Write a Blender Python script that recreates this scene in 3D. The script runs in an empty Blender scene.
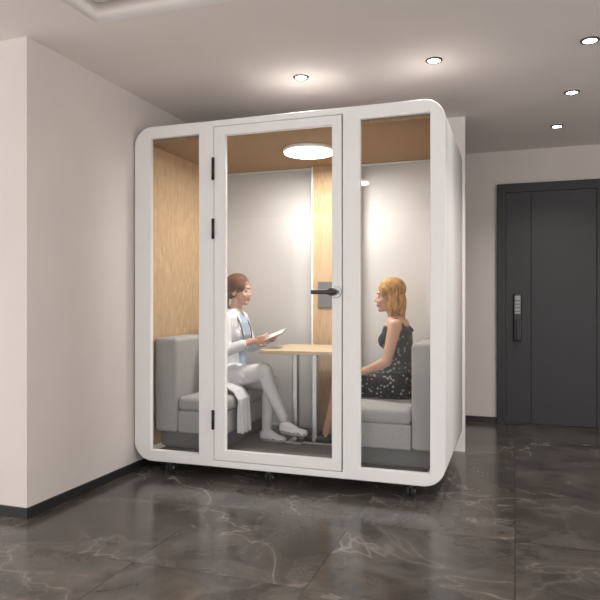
import bpy, bmesh, math, random
from mathutils import Vector, Matrix, kdtree
ZOOM = 1.0
random.seed(4)
sc = bpy.context.scene
COL = sc.collection
A = math.radians(18.84); CA, SA = math.cos(A), math.sin(A)
F = 630.0; CH = 1.16

def pX(px, Y):
    t = (px-300)/F
    d = Y/(t*SA+CA)
    return d*(t*CA-SA)
def onz(px, py, z):
    t = (px-300)/F
    d = (z-CH)*F/(300-py)
    return d*(t*CA-SA), d*(t*SA+CA)

# ------------------------------------------------------------------ materials
def newmat(name):
    m = bpy.data.materials.new(name); m.use_nodes = True
    nt = m.node_tree; b = nt.nodes['Principled BSDF']
    return m, nt, b
def simple(name, col, rough=0.5, metal=0.0, var=0.0, vscale=8.0, bump=0.0, bscale=60.0, emit=None, es=0.0, spec=0.5):
    m, nt, b = newmat(name)
    b.inputs['Base Color'].default_value = (*col, 1)
    b.inputs['Roughness'].default_value = rough
    b.inputs['Metallic'].default_value = metal
    b.inputs['Specular IOR Level'].default_value = spec
    N, L = nt.nodes, nt.links
    tc = N.new('ShaderNodeTexCoord')
    if var > 0:
        n = N.new('ShaderNodeTexNoise'); n.inputs['Scale'].default_value = vscale; n.inputs['Detail'].default_value = 5
        L.new(tc.outputs['Object'], n.inputs['Vector'])
        r = N.new('ShaderNodeValToRGB')
        r.color_ramp.elements[0].position = 0.3; r.color_ramp.elements[1].position = 0.7
        r.color_ramp.elements[0].color = (*[c*(1-var) for c in col], 1)
        r.color_ramp.elements[1].color = (*[min(1, c*(1+var)) for c in col], 1)
        L.new(n.outputs['Fac'], r.inputs['Fac']); L.new(r.outputs['Color'], b.inputs['Base Color'])
    if bump > 0:
        n2 = N.new('ShaderNodeTexNoise'); n2.inputs['Scale'].default_value = bscale; n2.inputs['Detail'].default_value = 3
        L.new(tc.outputs['Object'], n2.inputs['Vector'])
        bp = N.new('ShaderNodeBump'); bp.inputs['Strength'].default_value = bump; bp.inputs['Distance'].default_value = 0.01
        L.new(n2.outputs['Fac'], bp.inputs['Height']); L.new(bp.outputs['Normal'], b.inputs['Normal'])
    if emit:
        b.inputs['Emission Color'].default_value = (*emit, 1); b.inputs['Emission Strength'].default_value = es
    return m

M_wall = simple('wall_paint', (0.70, 0.645, 0.615), 0.75, var=0.02, vscale=3, bump=0.05, bscale=180)
M_wallp = simple('wall_paint_brightened', (0.86, 0.82, 0.80), 0.85, var=0.01, vscale=3)  # extra brightness put into the paint colour for the dim wall behind the pod
M_ceil = simple('ceiling_paint', (0.85, 0.79, 0.755), 0.85, var=0.02, vscale=2)
M_base = simple('baseboard_black', (0.02, 0.02, 0.022), 0.4)
M_white = simple('pod_white', (0.88, 0.87, 0.865), 0.45, var=0.01)
M_black = simple('black_metal', (0.015, 0.015, 0.017), 0.35)
M_rubber = simple('caster_rubber', (0.02, 0.02, 0.02), 0.7)
M_metal = simple('brushed_metal', (0.5, 0.5, 0.5), 0.35, metal=0.8)
M_sofa = simple('sofa_fabric', (0.40, 0.39, 0.38), 0.95, var=0.12, vscale=140, bump=0.35, bscale=350)
M_sofad = simple('sofa_base_fabric', (0.22, 0.215, 0.215), 0.95, var=0.1, vscale=120)
M_carpet = simple('carpet', (0.22, 0.21, 0.205), 1.0, var=0.25, vscale=160, bump=0.4, bscale=250)
M_door = simple('door_charcoal', (0.043, 0.042, 0.048), 0.55, var=0.04, vscale=5)
M_doorf = simple('door_frame_dark', (0.018, 0.018, 0.021), 0.4)
M_groove = simple('door_groove', (0.01, 0.01, 0.012), 0.5)
M_lockgrey = simple('lock_silver', (0.25, 0.25, 0.26), 0.35, metal=0.5)
M_plate = simple('panel_grey', (0.16, 0.16, 0.17), 0.4, metal=0.3)
M_steth = simple('stethoscope_tube', (0.10, 0.11, 0.14), 0.4)
M_lampP = simple('pod_lamp_diffuser', (1, 1, 1), 0.5, emit=(1.0, 0.97, 0.93), es=9)
M_down = simple('downlight_lens', (1, 1, 1), 0.5, emit=(1.0, 0.95, 0.88), es=16)
M_rim = simple('downlight_rim', (0.08, 0.075, 0.07), 0.4)

def wood(name, c1, c2, rough=0.5, cork=False):
    m, nt, b = newmat(name); N, L = nt.nodes, nt.links
    tc = N.new('ShaderNodeTexCoord'); mp = N.new('ShaderNodeMapping')
    mp.inputs['Scale'].default_value = (22, 22, 3) if cork else (2, 30, 30)
    L.new(tc.outputs['Object'], mp.inputs['Vector'])
    n = N.new('ShaderNodeTexNoise'); n.inputs['Scale'].default_value = 4 if cork else 2.0; n.inputs['Detail'].default_value = 8
    n.inputs['Roughness'].default_value = 0.7
    L.new(mp.outputs['Vector'], n.inputs['Vector'])
    r = N.new('ShaderNodeValToRGB'); r.color_ramp.elements[0].position = 0.36; r.color_ramp.elements[1].position = 0.64
    r.color_ramp.elements[0].color = (*c1, 1); r.color_ramp.elements[1].color = (*c2, 1)
    L.new(n.outputs['Fac'], r.inputs['Fac']); L.new(r.outputs['Color'], b.inputs['Base Color'])
    b.inputs['Roughness'].default_value = rough
    return m
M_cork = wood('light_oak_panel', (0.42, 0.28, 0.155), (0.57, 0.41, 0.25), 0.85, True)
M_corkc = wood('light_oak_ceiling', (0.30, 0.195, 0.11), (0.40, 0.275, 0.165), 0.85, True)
M_tab = wood('table_maple', (0.52, 0.39, 0.24), (0.62, 0.49, 0.32), 0.35)

def glass(name, tint=(0.97, 0.98, 0.98), k=1.0):
    m = bpy.data.materials.new(name); m.use_nodes = True
    nt = m.node_tree; N, L = nt.nodes, nt.links
    N.remove(N['Principled BSDF']); out = N['Material Output']
    tr = N.new('ShaderNodeBsdfTransparent'); tr.inputs['Color'].default_value = (*tint, 1)
    gl = N.new('ShaderNodeBsdfGlossy'); gl.inputs['Roughness'].default_value = 0.01
    fr = N.new('ShaderNodeFresnel'); fr.inputs['IOR'].default_value = 1.45
    mu = N.new('ShaderNodeMath'); mu.operation = 'MULTIPLY'; mu.inputs[1].default_value = k
    mx = N.new('ShaderNodeMixShader')
    L.new(fr.outputs[0], mu.inputs[0]); L.new(mu.outputs[0], mx.inputs['Fac'])
    L.new(tr.outputs[0], mx.inputs[1]); L.new(gl.outputs[0], mx.inputs[2]); L.new(mx.outputs[0], out.inputs['Surface'])
    return m
M_glass = glass('clear_glass', tint=(0.985, 0.99, 0.99), k=0.42)

def floor_mat():
    m, nt, b = newmat('marble_tile'); N, L = nt.nodes, nt.links
    def math_(op, a, bb=None, v=None):
        n = N.new('ShaderNodeMath'); n.operation = op
        L.new(a, n.inputs[0])
        if bb is not None: L.new(bb, n.inputs[1])
        if v is not None: n.inputs[1].default_value = v
        return n.outputs[0]
    geo = N.new('ShaderNodeTexCoord')
    sc_ = N.new('ShaderNodeVectorMath'); sc_.operation = 'MULTIPLY'; sc_.inputs[1].default_value = (1/0.8, 1/0.8, 1)
    L.new(geo.outputs['Object'], sc_.inputs[0])
    fl = N.new('ShaderNodeVectorMath'); fl.operation = 'FLOOR'; L.new(sc_.outputs[0], fl.inputs[0])
    fc = N.new('ShaderNodeVectorMath'); fc.operation = 'FRACTION'; L.new(sc_.outputs[0], fc.inputs[0])
    wn = N.new('ShaderNodeTexWhiteNoise'); wn.noise_dimensions = '2D'; L.new(fl.outputs[0], wn.inputs['Vector'])
    off = N.new('ShaderNodeVectorMath'); off.operation = 'SCALE'; off.inputs['Scale'].default_value = 7
    L.new(wn.outputs['Color'], off.inputs[0])
    ad = N.new('ShaderNodeVectorMath'); ad.operation = 'ADD'; L.new(geo.outputs['Object'], ad.inputs[0]); L.new(off.outputs[0], ad.inputs[1])
    P = ad.outputs[0]
    def noise(scale, detail, dist, rough=0.55):
        n = N.new('ShaderNodeTexNoise'); n.inputs['Scale'].default_value = scale; n.inputs['Detail'].default_value = detail
        n.inputs['Distortion'].default_value = dist; n.inputs['Roughness'].default_value = rough
        L.new(P, n.inputs['Vector']); return n.outputs['Fac']
    def vein(scale, dist, width, detail=4):
        n = noise(scale, detail, dist)
        a = math_('ABSOLUTE', math_('SUBTRACT', n, v=0.5))
        mr = N.new('ShaderNodeMapRange'); mr.inputs['From Min'].default_value = 0; mr.inputs['From Max'].default_value = width
        mr.inputs['To Min'].default_value = 1; mr.inputs['To Max'].default_value = 0
        L.new(a, mr.inputs['Value']); return mr.outputs[0]
    base = N.new('ShaderNodeValToRGB'); e = base.color_ramp.elements
    e[0].position = 0.32; e[0].color = (0.034, 0.0295, 0.026, 1); e[1].position = 0.70; e[1].color = (0.118, 0.103, 0.091, 1)
    L.new(noise(2.6, 10, 0.8, 0.68), base.inputs['Fac'])
    mk = N.new('ShaderNodeMapRange'); mk.inputs['From Min'].default_value = 0.42; mk.inputs['From Max'].default_value = 0.60
    L.new(noise(1.1, 2, 0), mk.inputs['Value'])
    v1 = math_('MULTIPLY', vein(1.1, 0.5, 0.006, 4), mk.outputs[0])
    v2 = math_('MULTIPLY', vein(2.6, 0.9, 0.009, 5), v=0.34)
    v3 = math_('MULTIPLY', vein(1.1, 0.5, 0.05, 4), v=0.14)
    vs = math_('ADD', math_('ADD', math_('MULTIPLY', v1, v=0.55), math_('MULTIPLY', v2, mk.outputs[0])), v3)
    cl = math_('MINIMUM', vs, v=0.9)
    mx = N.new('ShaderNodeMix'); mx.data_type = 'RGBA'
    L.new(cl, mx.inputs['Factor']); L.new(base.outputs['Color'], mx.inputs['A']); mx.inputs['B'].default_value = (0.32, 0.285, 0.255, 1)
    sx = N.new('ShaderNodeSeparateXYZ'); L.new(fc.outputs[0], sx.inputs[0])
    def edge(o):
        a = math_('ABSOLUTE', math_('SUBTRACT', o, v=0.5))
        return math_('GREATER_THAN', a, v=0.4975)
    g = math_('MAXIMUM', edge(sx.outputs[0]), edge(sx.outputs[1]))
    mg = N.new('ShaderNodeMix'); mg.data_type = 'RGBA'
    L.new(g, mg.inputs['Factor']); L.new(mx.outputs['Result'], mg.inputs['A']); mg.inputs['B'].default_value = (0.025, 0.022, 0.02, 1)
    L.new(mg.outputs['Result'], b.inputs['Base Color'])
    rr = N.new('ShaderNodeMapRange'); rr.inputs['To Min'].default_value = 0.12; rr.inputs['To Max'].default_value = 0.24
    L.new(noise(5, 4, 0), rr.inputs['Value']); L.new(rr.outputs[0], b.inputs['Roughness'])
    return m
M_floor = floor_mat()

# ------------------------------------------------------------------ helpers
def link(o, parent=None):
    COL.objects.link(o)
    if parent: o.parent = parent
    return o
def empty(name):
    e = bpy.data.objects.new(name, None); e.empty_display_size = 0.1; COL.objects.link(e); return e
def box(name, x0, x1, y0, y1, z0, z1, mat, parent=None, bev=0.0, seg=3):
    bm = bmesh.new()
    bmesh.ops.create_cube(bm, size=1)
    for v in bm.verts:
        v.co = Vector(((x0+x1)/2+v.co.x*(x1-x0), (y0+y1)/2+v.co.y*(y1-y0), (z0+z1)/2+v.co.z*(z1-z0)))
    if bev > 0:
        bmesh.ops.bevel(bm, geom=bm.edges[:], offset=bev, segments=seg, profile=0.5, affect='EDGES')
    me = bpy.data.meshes.new(name); bm.to_mesh(me); bm.free(); me.materials.append(mat)
    if bev > 0:
        for p in me.polygons: p.use_smooth = True
    o = link(bpy.data.objects.new(name, me), parent)
    if bev > 0:
        w = o.modifiers.new('wn', 'WEIGHTED_NORMAL'); w.keep_sharp = False
    return o
def cyl(name, c, r, depth, axis, mat, parent=None, seg=32, r2=None, bev=0):
    bm = bmesh.new()
    bmesh.ops.create_cone(bm, cap_ends=True, segments=seg, radius1=r, radius2=r if r2 is None else r2, depth=depth)
    if bev: bmesh.ops.bevel(bm, geom=[e for e in bm.edges if len(e.link_faces) == 2 and any(len(f.verts) > 4 for f in e.link_faces)], offset=bev, segments=2, affect='EDGES')
    rot = {'z': Matrix.Identity(4), 'y': Matrix.Rotation(math.pi/2, 4, 'X'), 'x': Matrix.Rotation(math.pi/2, 4, 'Y')}[axis]
    bm.transform(Matrix.Translation(c) @ rot)
    me = bpy.data.meshes.new(name); bm.to_mesh(me); bm.free(); me.materials.append(mat)
    for p in me.polygons: p.use_smooth = len(p.vertices) <= 4
    return link(bpy.data.objects.new(name, me), parent)
def rrect(x0, x1, z0, z1, r, n=10):
    pts = []
    for cx, cz, a0 in ((x1-r, z1-r, 0), (x0+r, z1-r, 90), (x0+r, z0+r, 180), (x1-r, z0+r, 270)):
        for i in range(n+1):
            a = math.radians(a0+90*i/n)
            pts.append((cx+r*math.cos(a), cz+r*math.sin(a)))
    return pts
def plate(name, outlines, y0, y1, mat, parent=None, bevel=0.0, horizontal=False, bres=3):
    cu = bpy.data.curves.new(name, 'CURVE'); cu.dimensions = '2D'; cu.fill_mode = 'BOTH'
    for pts in outlines:
        s = cu.splines.new('POLY'); s.points.add(len(pts)-1)
        for p, (a, b) in zip(s.points, pts): p.co = (a, b, 0, 1)
        s.use_cyclic_u = True
    h = (y1-y0)/2
    cu.extrude = h-bevel; cu.bevel_depth = bevel; cu.bevel_resolution = bres; cu.offset = -bevel
    t = bpy.data.objects.new('tmp', cu); COL.objects.link(t)
    dg = bpy.context.evaluated_depsgraph_get(); dg.update()
    me = bpy.data.meshes.new_from_object(t.evaluated_get(dg))
    bpy.data.objects.remove(t)
    me.name = name
    if horizontal:
        me.transform(Matrix.Translation((0, 0, (y0+y1)/2)))
    else:
        me.transform(Matrix.Translation((0, (y0+y1)/2, 0)) @ Matrix.Rotation(math.pi/2, 4, 'X'))
    me.materials.clear(); me.materials.append(mat)
    bm = bmesh.new(); bm.from_mesh(me); bmesh.ops.remove_doubles(bm, verts=bm.verts[:], dist=0.0001)
    bmesh.ops.recalc_face_normals(bm, faces=bm.faces[:]); bm.to_mesh(me); bm.free()
    return link(bpy.data.objects.new(name, me), parent)
def rect(x0, x1, z0, z1): return [(x0, z0), (x1, z0), (x1, z1), (x0, z1)]

# ------------------------------------------------------------------ room
WX = -2.455; WY = 2.70; CZ = 2.56; BY = 6.23; RX = 3.2; FX = -5.0; NY = -2.5
box('floor', FX, RX, NY, BY+0.1, -0.06, 0.0, M_floor)
tx, ty = onz(97, 24, CZ)
plate('ceiling', [rect(FX, RX, NY, BY+0.1), rect(tx, 1.9, -1.6, ty)], CZ, CZ+0.107, M_ceil, horizontal=True)
box('ceiling_tray', tx-0.05, 1.95, -1.65, ty+0.05, CZ+0.107, CZ+0.14, M_ceil)
box('wall_left', WX-0.12, WX, WY, BY+0.1, 0, CZ, M_wall)
box('wall_left_return', FX, WX-0.12, WY, WY+0.12, 0, CZ, M_wall)
box('wall_back', WX, RX, BY, BY+0.1, 0, CZ, M_wall)
box('wall_right', RX, RX+0.1, 3.2, BY+0.1, 0, CZ, M_wall)
box('wall_partition', WX, -0.362, 4.96, 5.0, 0, CZ, M_wallp)
box('baseboard_left', WX, WX+0.012, WY-0.012, 4.96, 0, 0.055, M_base)
box('baseboard_left_return', FX, WX, WY-0.012, WY, 0, 0.055, M_base)
dx0, dx1 = pX(497, BY), 0.775
box('baseboard_back', -0.60, dx0, BY-0.012, BY, 0, 0.055, M_base)
box('baseboard_right', dx1, RX, BY-0.012, BY, 0, 0.055, M_base)

# entry door
D = empty('door_1')
fw = 0.078
plate('frame', [[(dx0, 0.0), (dx1, 0.0), (dx1, 2.245), (dx0, 2.245)], [(dx0+fw, 0.012), (dx1-fw, 0.012), (dx1-fw, 2.165), (dx0+fw, 2.165)]], BY-0.035, BY-0.001, M_doorf, D, bevel=0.003)
l0, l1 = dx0+fw+0.003, dx1-fw-0.003
gx = pX(531, BY)
box('leaf_panel_narrow', l0, gx-0.004, BY-0.018, BY-0.001, 0.015, 2.162, M_door, D, 0.002)
box('leaf_panel_wide', gx+0.004, l1, BY-0.018, BY-0.001, 0.015, 2.162, M_door, D, 0.002)
box('leaf_groove', gx-0.004, gx+0.004, BY-0.012, BY-0.002, 0.015, 2.162, M_groove, D)
lx = pX(517.5, BY-0.03)
box('lock_body', lx-0.036, lx+0.036, BY-0.045, BY-0.018, 0.78, 1.22, M_black, D, 0.010)
box('lock_keypad', lx-0.027, lx+0.027, BY-0.049, BY-0.043, 1.03, 1.20, M_lockgrey, D, 0.004)
for i in range(3):
    for j in range(4):
        cyl('key_%d' % (i*4+j), (lx-0.016+0.016*i, BY-0.050, 1.055+0.033*j), 0.0055, 0.003, 'y', M_black, D, 12)
box('lock_handle', lx-0.014, lx+0.014, BY-0.090, BY-0.072, 0.80, 0.99, M_black, D, 0.007)
box('lock_handle_post', lx-0.010, lx+0.010, BY-0.080, BY-0.043, 0.955, 0.98, M_black, D, 0.004)

# ------------------------------------------------------------------ pod
PY0 = 3.684; PY1 = 4.87
PX0, PX1 = -2.445, -0.374; PZ0, PZ1 = 0.078, 2.325
P = empty('office_pod')
plate('shell', [rrect(PX0, PX1, PZ0, PZ1, 0.13, 14), rrect(PX0+0.05, PX1-0.05, PZ0+0.05, PZ1-0.05, 0.085, 10)], PY0+0.03, PY1, M_white, P)
wl0, wl1 = pX(150.5, PY0), pX(198.5, PY0)
d0, d1 = pX(213.5, PY0), pX(342.5, PY0)
g0, g1 = pX(225, PY0), pX(332, PY0)
wr0, wr1 = pX(360, PY0), pX(430, PY0)
WZ0, WZ1 = 0.155, 2.245
plate('front_fascia', [rrect(PX0, PX1, PZ0, PZ1, 0.13, 14), rect(wl0, wl1, WZ0, WZ1), rect(d0, d1, 0.12, 2.285), rect(wr0, wr1, WZ0, WZ1)], PY0, PY0+0.04, M_white, P, bevel=0.008)
plate('door_frame', [rect(d0+0.006, d1-0.006, 0.126, 2.279), rect(g0, g1, 0.19, 2.223)], PY0-0.004, PY0+0.036, M_white, P, bevel=0.003)
box('door_stop', d0-0.01, d0+0.03, PY0+0.041, PY0+0.05, 0.12, 2.285, M_black, P)
box('door_stop_right', d1-0.03, d1+0.01, PY0+0.041, PY0+0.05, 0.12, 2.285, M_white, P)
box('glass_left', wl0-0.01, wl1+0.01, PY0+0.041, PY0+0.047, WZ0-0.01, WZ1+0.01, M_glass, P)
box('glass_right', wr0-0.01, wr1+0.01, PY0+0.041, PY0+0.047, WZ0-0.01, WZ1+0.01, M_glass, P)
box('door_glass', g0-0.008, g1+0.008, PY0+0.014, PY0+0.020, 0.185, 2.23, M_glass, P)
IF = 0.13; IC = 2.225
box('carpet_floor', PX0+0.05, PX1-0.05, PY0+0.05, PY1-0.03, 0.10, IF, M_carpet, P)
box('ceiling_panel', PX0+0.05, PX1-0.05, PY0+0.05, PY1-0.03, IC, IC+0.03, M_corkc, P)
box('side_panel_left', PX0+0.05, PX0+0.075, PY0+0.05, PY1-0.03, IF, IC, M_cork, P)
box('side_panel_right', PX1-0.075, PX1-0.05, PY0+0.05, PY1-0.03, IF, IC, M_cork, P)
IBY = 4.80
s0, s1 = pX(313, IBY), -1.19
box('back_strip_panel', s0, s1, IBY, IBY+0.03, IF, IC, M_cork, P)
box('back_glass_left', PX0+0.075, s0, IBY+0.012, IBY+0.018, IF, IC, M_glass, P)
box('back_glass_right', s1, PX1-0.075, IBY+0.012, IBY+0.018, IF, IC, M_glass, P)
box('back_mullion_left', s0-0.014, s0, IBY+0.004, IBY+0.026, IF, IC, M_white, P)
box('back_mullion_right', s1, s1+0.014, IBY+0.004, IBY+0.026, IF, IC, M_white, P)
plate('back_frame', [rrect(PX0+0.01, PX1-0.01, PZ0+0.01, PZ1-0.01, 0.12, 12), rect(PX0+0.085, PX1-0.085, IF+0.01, IC-0.01)], IBY+0.035, PY1+0.001, M_white, P)
q0, q1 = pX(318, IBY-0.005), pX(333, IBY-0.005)
box('control_plate', q0, q1, IBY-0.012, IBY, 1.10, 1.305, M_plate, P, 0.004)
lxx, lyy = onz(309, 149, IC)
cyl('lamp_rim', (lxx, lyy, IC-0.012), 0.182, 0.024, 'z', M_white, P, 48)
cyl('lamp_diffuser', (lxx, lyy, IC-0.018), 0.172, 0.03, 'z', M_lampP, P, 48)
for i, (a, b_) in enumerate(((158, 180), (219, 239), (410, 429))):
    d = PY0/(((213.5-300)/F)*SA+CA)
    za = CH+(300-a)*d/F; zb = CH+(300-b_)*d/F
    cyl('hinge_%d' % i, (d0+0.001, PY0-0.010, (za+zb)/2), 0.010, za-zb, 'z', M_black, P, 16)
hz = CH+8*3.82/F
cyl('handle_rose', (pX(336, PY0), PY0-0.008, hz), 0.036, 0.012, 'y', M_metal, P, 32, bev=0.002)
cyl('handle_spindle', (pX(333, PY0), PY0-0.030, hz), 0.023, 0.052, 'y', M_black, P, 24, bev=0.002)
box('handle_lever', pX(311, PY0-0.05), pX(336, PY0-0.05), PY0-0.062, PY0-0.044, hz-0.013, hz+0.013, M_black, P, 0.007)
for i, (cx, cy) in enumerate(((-2.22, 3.75), (-1.50, 3.75), (-0.60, 3.75), (-2.22, 4.72), (-1.40, 4.72), (-0.60, 4.72))):
    cyl('caster_wheel_%d' % i, (cx, cy, 0.03), 0.030, 0.022, 'x', M_rubber, P, 24, bev=0.003)
    cyl('caster_wheel_b_%d' % i, (cx+0.028, cy, 0.03), 0.030, 0.022, 'x', M_rubber, P, 24, bev=0.003)
    cyl('caster_cap_%d' % i, (cx+0.014, cy, 0.03), 0.010, 0.056, 'x', M_metal, P, 16)
    cyl('caster_hub_%d' % i, (cx+0.014, cy, 0.055), 0.02, 0.045, 'z', M_black, P, 16)
    box('caster_plate_%d' % i, cx-0.03, cx+0.06, cy-0.03, cy+0.03, 0.070, 0.079, M_black, P)

# ------------------------------------------------------------------ sofas
def sofa(name, xb, xbf, xf):
    S = empty(name)
    lo, hi = min(xb, xbf), max(xb, xbf)
    y0, y1 = 3.80, 4.77
    box('backrest', lo, hi, y0, y1, 0.25, 0.90, M_sofa, S, 0.028, 4)
    a, b_ = sorted((xbf, xf))
    e = 0.012 if xf > xbf else -0.012
    a2, b2 = sorted((xbf, xf-e))
    box('seat_base', a2, b2, y0+0.006, y1-0.006, 0.25, 0.405, M_sofa, S, 0.015)
    box('seat_cushion', a, b_, y0, y1, 0.40, 0.50, M_sofa, S, 0.035, 4)
    a3, b3 = sorted((xb, xf-7*e))
    box('plinth', a3, b3, y0+0.10, y1-0.05, IF, 0.255, M_sofad, S)
    return S
sofa('bench_sofa', PX0+0.078, -2.185, -1.83)
sofa('bench_sofa', PX1-0.078, -0.592, -1.03)

# ------------------------------------------------------------------ table
T = empty('table')
tx0, tx1, ty0, ty1 = -1.70, -1.13, 4.06, 4.72
plate('top', [rrect(tx0, tx1, ty0, ty1, 0.04, 6)], 0.785, 0.812, M_tab, T, bevel=0.003, horizontal=True)
box('column', -1.53, -1.49, 4.30, 4.36, IF+0.012, 0.785, M_metal, T, 0.008)
box('foot_plate', -1.50, -1.20, 4.28, 4.38, IF, IF+0.012, M_metal, T, 0.003)
box('foot_plate_side', -1.56, -1.44, 4.24, 4.42, IF, IF+0.012, M_metal, T, 0.003)
box('support_plate', -1.64, -1.22, 4.24, 4.42, 0.775, 0.786, M_metal, T)
box('column_far', -1.38, -1.34, 4.30, 4.36, IF+0.012, 0.785, M_metal, T, 0.008)

# ------------------------------------------------------------------ people
class Body:
    def __init__(s): s.v = []; s.f = []; s.lab = []
    def rings(s, rings, label):
        n = len(rings[0]); b = len(s.v)
        for r in rings:
            s.v += r; s.lab += [label]*n
        m = len(rings)
        for i in range(m-1):
            for j in range(n):
                k = (j+1) % n
                s.f.append((b+i*n+j, b+i*n+k, b+(i+1)*n+k, b+(i+1)*n+j))
        s.f.append(tuple(b+j for j in reversed(range(n))))
        s.f.append(tuple(b+(m-1)*n+j for j in range(n)))
    def cap(s, p0, p1, r0, r1, label, n=20, step=0.01):
        p0 = Vector(p0); p1 = Vector(p1); ax = p1-p0; L = ax.length; ax.normalize()
        u = ax.orthogonal().normalized(); w = ax.cross(u)
        prof = []
        for i in range(1, 7):
            a = math.pi/2*(1-i/6.0); prof.append((-r0*math.sin(a), r0*math.cos(a)))
        k = max(1, int(L/step))
        for i in range(1, k): prof.append((L*i/k, r0+(r1-r0)*i/k))
        for i in range(0, 6):
            a = math.pi/2*i/6.0; prof.append((L+r1*math.sin(a), r1*math.cos(a)))
        R = []
        for t, r in prof:
            c = p0+ax*t; R.append([c+(u*math.cos(2*math.pi*j/n)+w*math.sin(2*math.pi*j/n))*r for j in range(n)])
        s.rings(R, label)
    def chain(s, pts, rad, label, **k):
        for i in range(len(pts)-1): s.cap(pts[i], pts[i+1], rad[i], rad[i+1], label, **k)
    def ell(s, c, r, label, M=None, n=24, m=14):
        c = Vector(c); R = []
        for i in range(m+1):
            a = -math.pi/2+math.pi*(i+0.15*(i == 0)-0.15*(i == m))/m
            ring = []
            for j in range(n):
                p = Vector((r[0]*math.cos(a)*math.cos(2*math.pi*j/n), r[1]*math.cos(a)*math.sin(2*math.pi*j/n), r[2]*math.sin(a)))
                if M is not None: p = M @ p
                ring.append(c+p)
            R.append(ring)
        s.rings(R, label)
    def loft(s, secs, label, n=32, sub=8, uv=None):
        R = []
        for i in range(len(secs)-1):
            for k in range(sub):
                t = k/sub; tt = t*t*(3-2*t)*0.5+t*0.5
                c = Vector(secs[i][0]).lerp(Vector(secs[i+1][0]), t)
                u = Vector(secs[i][1]).lerp(Vector(secs[i+1][1]), tt); v = Vector(secs[i][2]).lerp(Vector(secs[i+1][2]), tt)
                R.append((c, u, v))
        R.append(tuple(Vector(q) for q in secs[-1]))
        def se(x): return math.copysign(abs(x)**0.85, x)
        s.rings([[c+u*se(math.cos(2*math.pi*j/n))+v*se(math.sin(2*math.pi*j/n)) for j in range(n)] for c, u, v in R], label)
    def build(s, voxel, smooth, mats, clean=3):
        me = bpy.data.meshes.new('t'); me.from_pydata([tuple(v) for v in s.v], [], s.f); me.update()
        bm = bmesh.new(); bm.from_mesh(me)
        bmesh.ops.recalc_face_normals(bm, faces=bm.faces[:]); bm.to_mesh(me); bm.free()
        o = bpy.data.objects.new('t', me); COL.objects.link(o)
        r = o.modifiers.new('r', 'REMESH'); r.mode = 'VOXEL'; r.voxel_size = voxel
        if smooth:
            q = o.modifiers.new('s', 'SMOOTH'); q.factor = 0.5; q.iterations = smooth
        dg = bpy.context.evaluated_depsgraph_get(); dg.update()
        m2 = bpy.data.meshes.new_from_object(o.evaluated_get(dg))
        bpy.data.objects.remove(o)
        kd = kdtree.KDTree(len(s.v))
        for i, v in enumerate(s.v): kd.insert(v, i)
        kd.balance()
        labs = list(mats.keys()); m2.materials.clear()
        for l in labs: m2.materials.append(mats[l])
        lab = []
        for p in m2.polygons:
            _, i, _ = kd.find(p.center); lab.append(labs.index(s.lab[i]))
        if clean and len(labs) > 1:
            vf = [[] for _ in m2.vertices]
            for p in m2.polygons:
                for v in p.vertices: vf[v].append(p.index)
            pv = [tuple(p.vertices) for p in m2.polygons]
            for _ in range(clean):
                new = lab[:]
                for i, vs in enumerate(pv):
                    cnt = {}
                    for v in vs:
                        for f in vf[v]: cnt[lab[f]] = cnt.get(lab[f], 0)+1
                    if len(cnt) > 1: new[i] = max(cnt, key=cnt.get)
                lab = new
        for p in m2.polygons:
            p.material_index = lab[p.index]; p.use_smooth = True
        return m2

def join(name, meshes, parent):
    bm = bmesh.new(); mats = []
    for me in meshes:
        b0 = len(bm.faces); bm.from_mesh(me); bm.faces.ensure_lookup_table()
        mp = []
        for m in me.materials:
            if m not in mats: mats.append(m)
            mp.append(mats.index(m))
        for f in bm.faces[b0:]: f.material_index = mp[f.material_index]
    out = bpy.data.meshes.new(name); bm.to_mesh(out); bm.free()
    for m in mats: out.materials.append(m)
    return link(bpy.data.objects.new(name, out), parent)

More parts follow.
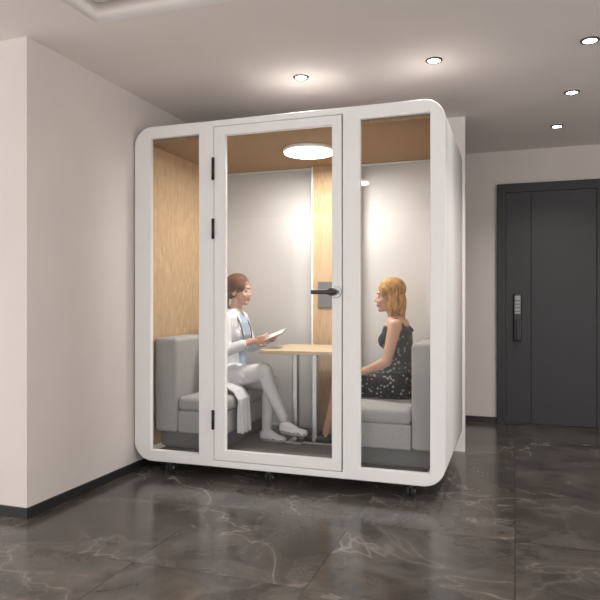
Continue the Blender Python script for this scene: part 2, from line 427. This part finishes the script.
def head(B, origin, face, up, scale, hair):
    Fv = Vector(face).normalized(); U = Vector(up); U = (U-Fv*U.dot(Fv)).normalized()
    yv = -Fv; xv = yv.cross(U)
    R = Matrix((xv, yv, U)).transposed()*scale
    o = Vector(origin)
    W = lambda p: o+R @ Vector(p)
    E = lambda c, r, l, n=28, m=18: B.ell(W(c), r, l, R, n, m)
    Cp = lambda a, b, r0, r1, l: B.cap(W(a), W(b), r0*scale, r1*scale, l, n=14, step=0.005)
    E((0, .012, .042), (.070, .090, .081), 'skin', 40, 26)
    E((0, -.022, -.020), (.053, .066, .082), 'skin', 40, 26)
    E((0, -.062, -.086), (.022, .024, .018), 'skin')
    E((.032, -.052, -.024), (.021, .027, .025), 'skin'); E((-.032, -.052, -.024), (.021, .027, .025), 'skin')
    E((0, -.072, .036), (.040, .012, .012), 'skin')
    Cp((0, -.083, .014), (0, -.098, -.018), .0060, .0088, 'skin')
    E((.008, -.091, -.022), (.008, .009, .007), 'skin'); E((-.008, -.091, -.022), (.008, .009, .007), 'skin')
    E((0, -.086, -.050), (.019, .009, .0055), 'lips'); E((0, -.084, -.060), (.016, .010, .0062), 'lips')
    for sx in (1, -1):
        E((sx*.029, -.0690, .011), (.0140, .0100, .0080), 'eyew')
        E((sx*.029, -.0762, .011), (.0062, .0036, .0066), 'iris', 14, 8)
        E((sx*.029, -.0700, .0180), (.0165, .0110, .0058), 'skin')
        Cp((sx*.015, -.0845, .033), (sx*.043, -.0735, .035), .0032, .0024, 'brow')
        E((sx*.069, .014, -.006), (.009, .018, .029), 'skin')
    if hair == 'tied':
        E((0, .026, .060), (.081, .100, .084), 'hair', 40, 26)
        E((0, .050, .010), (.074, .076, .075), 'hair', 36, 22)
        for sx in (1, -1):
            E((sx*.050, .006, .042), (.031, .070, .050), 'hair')
            Cp((sx*.066, -.020, .035), (sx*.060, .06, -.030), .016, .020, 'hair')
        E((0, .116, -.030), (.042, .042, .046), 'hair')
        Cp((0, .124, -.04), (.015, .114, -.160), .032, .014, 'hair')
    else:
        E((0, .028, .056), (.086, .102, .088), 'hair', 40, 26)
        E((0, .066, -.040), (.080, .058, .115), 'hair', 36, 22)
        for sx in (1, -1):
            E((sx*.067, .026, -.022), (.024, .058, .095), 'hair', 30, 20)
            E((sx*.060, -.014, .038), (.024, .044, .055), 'hair')
            Cp((sx*.066, .02, -.07), (sx*.070, .015, -.150), .030, .016, 'hair')
            Cp((sx*.066, -.026, .02), (sx*.074, -.006, -.09), .013, .012, 'hair')
            Cp((sx*.035, .075, -.10), (sx*.04, .085, -.190), .035, .014, 'hair')
    return W

def hand(B, wrist, f, n, side, curl=0.5, sc_=1.0, spread=0.06, label='skin'):
    f = Vector(f).normalized(); n = Vector(n); n = (n-f*n.dot(f)).normalized()
    s = f.cross(n)*side
    w = Vector(wrist)
    R = Matrix((s, f, n)).transposed()
    k = sc_
    B.ell(w+f*.048*k, (.036*k, .054*k, .0145*k), label, R, 24, 14)
    B.ell(w+f*.066*k, (.038*k, .030*k, .0125*k), label, R, 24, 14)
    B.cap(w-f*.03*k, w+f*.02*k, .0235*k, .023*k, label, n=16, step=.005)
    for i, (off, L) in enumerate(((.029, .070), (.010, .078), (-.010, .072), (-.028, .058))):
        p = w+f*(.080-abs(off-.003)*.22)*k+s*off*k
        ang = 0.15
        d0_ = (f+s*off*spread*40*.3).normalized()
        rad = (.0082, .0075, .0070, .0060)
        for j, fr in enumerate((.45, .31, .24)):
            ang += curl*(.55, .95, .6)[j]*(1+.06*i)
            dd = d0_*math.cos(ang)+n*math.sin(ang)
            q = p+dd*L*fr*k
            B.cap(p, q, rad[j]*k, rad[j+1]*k, label, n=12, step=.005); p = q
    p = w+f*.022*k+s*.026*k
    for j, (L, r0, r1) in enumerate(((.040, .012, .0098), (.030, .0098, .0088), (.022, .0088, .007))):
        dd = (f*(.62+.16*j)+s*(.75-.28*j)+n*(.25+.3*curl*(j+1)*.7)).normalized()
        q = p+dd*L*k
        B.cap(p, q, r0*k, r1*k, label, n=12, step=.005); p = q

def skinmat(name, col):
    m = simple(name, col, 0.5, var=0.04, vscale=20)
    b = m.node_tree.nodes['Principled BSDF']
    b.inputs['Subsurface Weight'].default_value = 0.12
    b.inputs['Subsurface Radius'].default_value = (0.02, 0.008, 0.004)
    return m
def hairmat(name, c1, c2):
    m, nt, b = newmat(name); N, L = nt.nodes, nt.links
    tc = N.new('ShaderNodeTexCoord'); mp = N.new('ShaderNodeMapping'); mp.inputs['Scale'].default_value = (60, 60, 9)
    L.new(tc.outputs['Object'], mp.inputs['Vector'])
    n = N.new('ShaderNodeTexNoise'); n.inputs['Scale'].default_value = 1.6; n.inputs['Detail'].default_value = 4
    L.new(mp.outputs['Vector'], n.inputs['Vector'])
    r = N.new('ShaderNodeValToRGB'); r.color_ramp.elements[0].position = .35; r.color_ramp.elements[1].position = .65
    r.color_ramp.elements[0].color = (*c1, 1); r.color_ramp.elements[1].color = (*c2, 1)
    L.new(n.outputs['Fac'], r.inputs['Fac']); L.new(r.outputs['Color'], b.inputs['Base Color'])
    bp = N.new('ShaderNodeBump'); bp.inputs['Strength'].default_value = .5; bp.inputs['Distance'].default_value = .01
    L.new(n.outputs['Fac'], bp.inputs['Height']); L.new(bp.outputs['Normal'], b.inputs['Normal'])
    b.inputs['Roughness'].default_value = .6
    b.inputs['Specular IOR Level'].default_value = .25
    return m
M_skin1 = skinmat('skin_fair', (0.58, 0.34, 0.25)); M_skin2 = skinmat('skin_tan', (0.56, 0.33, 0.23))
M_lips = simple('lips', (0.46, 0.18, 0.15), 0.4)
M_eyew = simple('eye_white', (0.55, 0.51, 0.49), 0.3); M_iris = simple('iris', (0.05, 0.035, 0.025), 0.2)
M_h1 = hairmat('hair_brown', (0.060, 0.022, 0.010), (0.19, 0.075, 0.032))
M_h2 = hairmat('hair_blonde', (0.20, 0.088, 0.026), (0.60, 0.35, 0.11))
M_brow = simple('brow_brown', (0.20, 0.10, 0.06), 0.7)
M_coat = simple('coat_white', (0.66, 0.66, 0.68), 0.8, var=0.03, vscale=10, bump=0.35, bscale=22)
M_scrub = simple('scrub_blue', (0.33, 0.42, 0.54), 0.8, var=0.04, vscale=12)
M_pants = simple('trousers_white', (0.66, 0.65, 0.65), 0.8, var=0.03, vscale=10, bump=0.35, bscale=25)
M_shoe = simple('sneaker_white', (0.70, 0.69, 0.72), 0.5); M_sole = simple('sneaker_sole', (0.34, 0.32, 0.34), 0.7)
M_bshoe = simple('shoe_black', (0.012, 0.012, 0.014), 0.35)
def dressmat():
    m, nt, b = newmat('dress_floral_black'); N, L = nt.nodes, nt.links
    tc = N.new('ShaderNodeTexCoord')
    v = N.new('ShaderNodeTexVoronoi'); v.inputs['Scale'].default_value = 34; L.new(tc.outputs['Object'], v.inputs['Vector'])
    n = N.new('ShaderNodeTexNoise'); n.inputs['Scale'].default_value = 70; L.new(tc.outputs['Object'], n.inputs['Vector'])
    ad = N.new('ShaderNodeMath'); ad.operation = 'MULTIPLY_ADD'; L.new(n.outputs['Fac'], ad.inputs[0]); ad.inputs[1].default_value = .5; L.new(v.outputs['Distance'], ad.inputs[2])
    r = N.new('ShaderNodeValToRGB'); r.color_ramp.elements[0].position = .49; r.color_ramp.elements[1].position = .57
    r.color_ramp.elements[0].color = (.24, .225, .21, 1); r.color_ramp.elements[1].color = (.010, .010, .012, 1)
    L.new(ad.outputs[0], r.inputs['Fac']); L.new(r.outputs['Color'], b.inputs['Base Color']); b.inputs['Roughness'].default_value = .85
    return m
M_dress = dressmat()

def torso(B, cx, cy, fs, zs, lab):
    secs = [((cx+fs*xo, cy, z), (0, w, 0), (d, 0, 0)) for z, xo, w, d in zs]
    B.loft(secs, lab)

# ---- doctor (faces +X)
W1 = empty('woman')
B = Body()
cx, cy = -2.03, 4.30
torso(B, cx, cy, 1, [(.495, .0, .12, .09), (.53, .0, .165, .125), (.60, .0, .172, .128), (.70, .0, .145, .112), (.78, .01, .128, .095), (.88, .025, .140, .105), (.97, .03, .150, .098), (1.03, .035, .145, .082), (1.07, .04, .100, .063), (1.095, .045, .06, .05)], 'coat')
for sy in (1, -1): B.ell((cx+.100, cy+sy*.060, .905), (.052, .056, .058), 'coat')
B.loft([((cx+.105, cy, .62), (0, .05, 0), (.035, 0, 0)), ((cx+.10, cy, .75), (0, .045, 0), (.03, 0, 0)), ((cx+.130, cy, .90), (0, .055, 0), (.033, 0, 0)), ((cx+.115, cy, .99), (0, .062, 0), (.030, 0, 0)), ((cx+.085, cy, 1.055), (0, .045, 0), (.028, 0, 0))], 'scrub')
B.cap((cx+.045, cy, 1.06), (cx+.072, cy, 1.165), .048, .043, 'skin')
for sy in (1, -1):
    B.cap((cx+.0, cy+sy*.055, 1.088), (cx+.115, cy+sy*.055, 1.01), .016, .012, 'coat')
    B.cap((cx+.115, cy+sy*.055, 1.01), (cx+.130, cy+sy*.045, .80), .012, .010, 'coat')
rs, re, rw = Vector((cx+.035, cy-.150, 1.022)), Vector((cx+.075, cy-.215, .795)), Vector((-1.775, 4.165, .868))
ls, le, lw = Vector((cx+.035, cy+.150, 1.022)), Vector((cx+.095, cy+.215, .795)), Vector((-1.775, 4.42, .868))
for a, e, w in ((rs, re, rw), (ls, le, lw)):
    B.chain([a, a.lerp(e, .5), e], [.052, .047, .042], 'coat')
    m_ = e.lerp(w, .62)
    B.chain([e, m_], [.042, .037], 'coat')
    B.cap(e.lerp(w, .60), w, .028, .0225, 'skin')
def leg(hip, knee, ank, rr, lab):
    hip, knee, ank = Vector(hip), Vector(knee), Vector(ank)
    B.chain([hip, hip.lerp(knee, .5), knee], rr[:3], lab)
    back = Vector((-.012 if hip.x < knee.x else .012, 0, 0))
    B.chain([knee, knee.lerp(ank, .33)+back, ank], [rr[2]*.98, rr[3], rr[4]], lab)
leg((cx+.03, cy-.085, .585), (-1.685, 4.155, .655), (-1.565, 4.215, .325), (.088, .074, .058, .051, .036), 'pants')
leg((cx+.03, cy+.085, .575), (-1.665, 4.26, .56), (-1.715, 4.27, .225), (.086, .072, .056, .050, .036), 'pants')
B.loft([((cx-.02, cy-.10, .60), (0, .10, 0), (.02, 0, .085)), ((cx+.12, cy-.10, .625), (0, .09, 0), (.0, 0, .075)), ((cx+.20, cy-.13, .60), (0, .07, 0), (0, 0, .05))], 'coat')
def sheet(pts):
    B.loft([(p, (0, hw_, 0), (.015*nx, 0, .015*nz)) for p, hw_, (nx, nz) in pts], 'coat')
sheet([((-2.06, 4.12, .60), .075, (.3, 1)), ((-1.93, 4.09, .555), .085, (.3, 1)), ((-1.84, 4.06, .525), .095, (.5, .9)), ((-1.795, 4.05, .47), .10, (1, .4)), ((-1.80, 4.045, .36), .10, (1, 0)), ((-1.795, 4.04, .245), .10, (1, 0))])
for k in range(3):
    yy = 3.98+.06*k
    B.chain([(-1.785, yy, .45), (-1.782, yy+.004, .34), (-1.776, yy, .25)], [.010, .013, .015], 'coat')
def shoe(an, heel, toe, r=.034):
    an, heel, toe = Vector(an), Vector(heel), Vector(toe)
    mid = heel.lerp(toe, .55)
    B.cap(an, heel+Vector((0, 0, .015)), .03, .033, 'shoe')
    B.chain([heel, mid+Vector((0, 0, -.002)), toe], [r*.92, r, r*.70], 'shoe')
    B.cap(an, mid+Vector((0, 0, .012)), .030, r*.80, 'shoe')
    dn = Vector((0, 0, -.017))
    side = Vector((0, .014, 0))
    for sd in (-1, 0, 1):
        B.chain([heel+dn+side*sd*.8, mid+dn+side*sd*1.2, toe+dn*.75+side*sd*.7], [.0185, .0185, .0155], 'sole')
B.cap((-1.565, 4.215, .325), (-1.553, 4.22, .285), .028, .027, 'skin')
shoe((-1.553, 4.22, .275), (-1.565, 4.222, .240), (-1.405, 4.215, .222))
B.cap((-1.715, 4.27, .225), (-1.715, 4.27, .185), .029, .028, 'skin')
shoe((-1.713, 4.27, .20), (-1.735, 4.272, .166), (-1.575, 4.245, .160))
m1 = B.build(.0055, 4, {'coat': M_coat, 'scrub': M_scrub, 'skin': M_skin1, 'pants': M_pants, 'shoe': M_shoe, 'sole': M_sole}, 4)
H = Body()
head(H, (cx+.088, cy, 1.222), (1, -.02, -.06), (0, 0, 1), .95, 'tied')
m2 = H.build(.0026, 1, {'skin': M_skin1, 'lips': M_lips, 'eyew': M_eyew, 'iris': M_iris, 'brow': M_brow, 'hair': M_h1}, 2)
HB = Body()
hand(HB, rw, (.9, .35, .12), (-.25, .75, .35), -1, 0.55, .95)
hand(HB, lw, (.95, -.3, .05), (-.15, -.6, .6), 1, 0.5, .95)
m3 = HB.build(.0028, 1, {'skin': M_skin1})
join('body', [m1, m2, m3], W1)
cu = bpy.data.curves.new('stethoscope', 'CURVE'); cu.dimensions = '3D'; cu.bevel_depth = .0055
s = cu.splines.new('NURBS')
pts = [(cx+.155, cy+.06, .86), (cx+.160, cy+.075, .95), (cx+.085, cy+.075, 1.075), (cx-.015, cy+.03, 1.115), (cx-.015, cy-.03, 1.115), (cx+.085, cy-.080, 1.075), (cx+.155, cy-.090, .95), (cx+.160, cy-.085, .86), (cx+.155, cy-.07, .80)]
s.points.add(len(pts)-1)
for p, c in zip(s.points, pts): p.co = (*c, 1)
s.use_endpoint_u = True
cu.materials.append(M_steth); link(bpy.data.objects.new('stethoscope', cu), W1)
cyl('stethoscope_bell', (cx+.157, cy-.07, .795), .016, .012, 'x', M_metal, W1, 20)

NP = empty('notepad')
def padbox(name, sx, sy, z0, z1, mat):
    return box(name, -sx, sx, -sy, sy, z0, z1, mat, NP, .001, 1)
padbox('cover', .075, .105, -.004, 0, M_plate); padbox('pages', .071, .101, 0, .007, simple('paper', (.62, .61, .60), .8))
NP.location = (-1.655, 4.285, .905); NP.rotation_euler = (math.radians(8), math.radians(-22), math.radians(8))

# ---- blonde woman (faces -X)
W2 = empty('woman')
B = Body()
cx, cy = -0.75, 4.30
torso(B, cx, cy, -1, [(.495, .0, .12, .09), (.53, .0, .165, .12), (.60, .0, .165, .122), (.70, .005, .135, .10), (.78, .0, .120, .088), (.87, .01, .135, .10), (.94, .015, .145, .10), (.985, .015, .14, .086)], 'dress')
torso(B, cx, cy, -1, [(.96, .01, .13, .075), (.985, .012, .146, .076), (1.02, .018, .125, .064), (1.05, .025, .065, .05)], 'skin')
for sy in (1, -1):
    B.ell((cx-.082, cy+sy*.060, .885), (.052, .056, .056), 'dress')
    B.cap((cx-.07, cy+sy*.095, .95), (cx-.01, cy+sy*.10, 1.025), .016, .016, 'dress')
    B.cap((cx-.01, cy+sy*.10, 1.025), (cx+.07, cy+sy*.095, .95), .016, .016, 'dress')
B.cap((cx-.02, cy, 1.02), (cx-.055, cy, 1.12), .046, .043, 'skin')
a1, e1, w1 = Vector((cx+.0, cy-.155, .99)), Vector((-.795, 4.085, .755)), Vector((-.975, 4.15, .672))
a2, e2, w2 = Vector((cx+.0, cy+.155, .99)), Vector((-.80, 4.50, .755)), Vector((-.99, 4.40, .668))
for a, e, w in ((a1, e1, w1), (a2, e2, w2)):
    B.chain([a, a.lerp(e, .5), e], [.046, .039, .033], 'skin')
    B.chain([e, e.lerp(w, .35), w], [.033, .033, .022], 'skin')
def leg2(hip, knee, ank):
    hip, knee, ank = Vector(hip), Vector(knee), Vector(ank)
    B.chain([hip, hip.lerp(knee, .62)], [.094, .082], 'dress')
    B.chain([hip.lerp(knee, .4), knee], [.070, .055], 'skin')
    B.chain([knee, knee.lerp(ank, .33)+Vector((.014, 0, 0)), ank], [.054, .050, .030], 'skin')
leg2((cx-.03, cy-.08, .582), (-1.155, 4.225, .575), (-1.275, 4.33, .215))
leg2((cx-.03, cy+.08, .582), (-1.150, 4.385, .575), (-1.285, 4.45, .215))
B.ell((cx-.16, cy, .585), (.14, .10, .07), 'dress')
for an in ((-1.275, 4.33, .215), (-1.285, 4.45, .215)):
    x, y, z = an
    B.cap((x, y, z), (x-.004, y, .19), .029, .028, 'skin')
    B.chain([(x+.02, y, .160), (x-.07, y, .158), (x-.155, y+.005, .152)], [.030, .032, .021], 'shoe')
    B.cap((x+.012, y, .182), (x-.06, y, .166), .030, .029, 'shoe')
m1 = B.build(.0055, 4, {'dress': M_dress, 'skin': M_skin2, 'shoe': M_bshoe}, 5)
H = Body()
head(H, (cx-.070, cy-.005, 1.180), (-1, -.24, -.08), (0, 0, 1), .95, 'long')
m2 = H.build(.0026, 1, {'skin': M_skin2, 'lips': M_lips, 'eyew': M_eyew, 'iris': M_iris, 'brow': M_brow, 'hair': M_h2}, 2)
HB = Body()
hand(HB, w1, (-.95, .15, -.12), (-.12, 0, -1), -1, 0.35, .95)
hand(HB, w2, (-.95, -.15, -.12), (-.12, 0, -1), 1, 0.35, .95)
m3 = HB.build(.0028, 1, {'skin': M_skin2})
join('body', [m1, m2, m3], W2)

# ------------------------------------------------------------------ downlights + lighting
def add_light(name, kind, loc, energy, color, rot=(0, 0, 0), parent=None, **kw):
    l = bpy.data.lights.new(name, kind); l.energy = energy; l.color = color
    for k, v in kw.items(): setattr(l, k, v)
    o = bpy.data.objects.new(name, l); o.location = loc; o.rotation_euler = rot
    COL.objects.link(o)
    if parent: o.parent = parent
    return o
WARM = (1.0, 0.93, 0.86)
pos = [onz(x, y, CZ) for x, y in ((301, 77), (434, 60), (590, 40), (572, 92), (557, 126))]
pos += [(-1.2, 0.6), (0.6, 0.6), (-3.4, 1.2), (2.0, 1.5)]  # extra downlights out of view, added to bounce more light onto the ceiling
for i, (x, y) in enumerate(pos):
    Dl = empty('downlight')
    z = CZ if not (tx < x < 1.9 and -1.6 < y < ty) else CZ+0.107
    bm = bmesh.new()
    n = 36; prof = [(.034, .001), (.036, -.007), (.044, -.009), (.049, -.005), (.050, .001)]
    vs = [[bm.verts.new((x+r*math.cos(2*math.pi*k/n), y+r*math.sin(2*math.pi*k/n), z+h)) for k in range(n)] for r, h in prof]
    for a in range(len(prof)-1):
        for k in range(n): bm.faces.new((vs[a][k], vs[a][(k+1) % n], vs[a+1][(k+1) % n], vs[a+1][k]))
    me = bpy.data.meshes.new('rim'); bm.to_mesh(me); bm.free(); me.materials.append(M_rim)
    link(bpy.data.objects.new('rim', me), Dl)
    cyl('lens', (x, y, z-.003), .035, .005, 'z', M_down, Dl, 32)
    add_light('beam', 'SPOT', (x, y, z-.06), 9 if i < 2 else 40, WARM, parent=Dl, spot_size=math.radians(120), spot_blend=0.9, shadow_soft_size=0.035)
add_light('pod_lamp_light', 'AREA', (lxx, lyy, IC-0.04), 24, (1.0, 0.96, 0.92), parent=P, shape='DISK', size=0.32)

w = bpy.data.worlds.new('world'); sc.world = w; w.use_nodes = True
bg = w.node_tree.nodes['Background']; bg.inputs['Color'].default_value = (1.0, 0.965, 0.94, 1); bg.inputs['Strength'].default_value = 2.15

# ------------------------------------------------------------------ camera
cam = bpy.data.cameras.new('camera'); cam.lens = 36*F/600*ZOOM; cam.sensor_width = 36; cam.clip_start = .05
co = bpy.data.objects.new('camera', cam); co.location = (0, 0, CH); co.rotation_euler = (math.pi/2, 0, A)
COL.objects.link(co); sc.camera = co
sc.view_settings.view_transform = 'Standard'
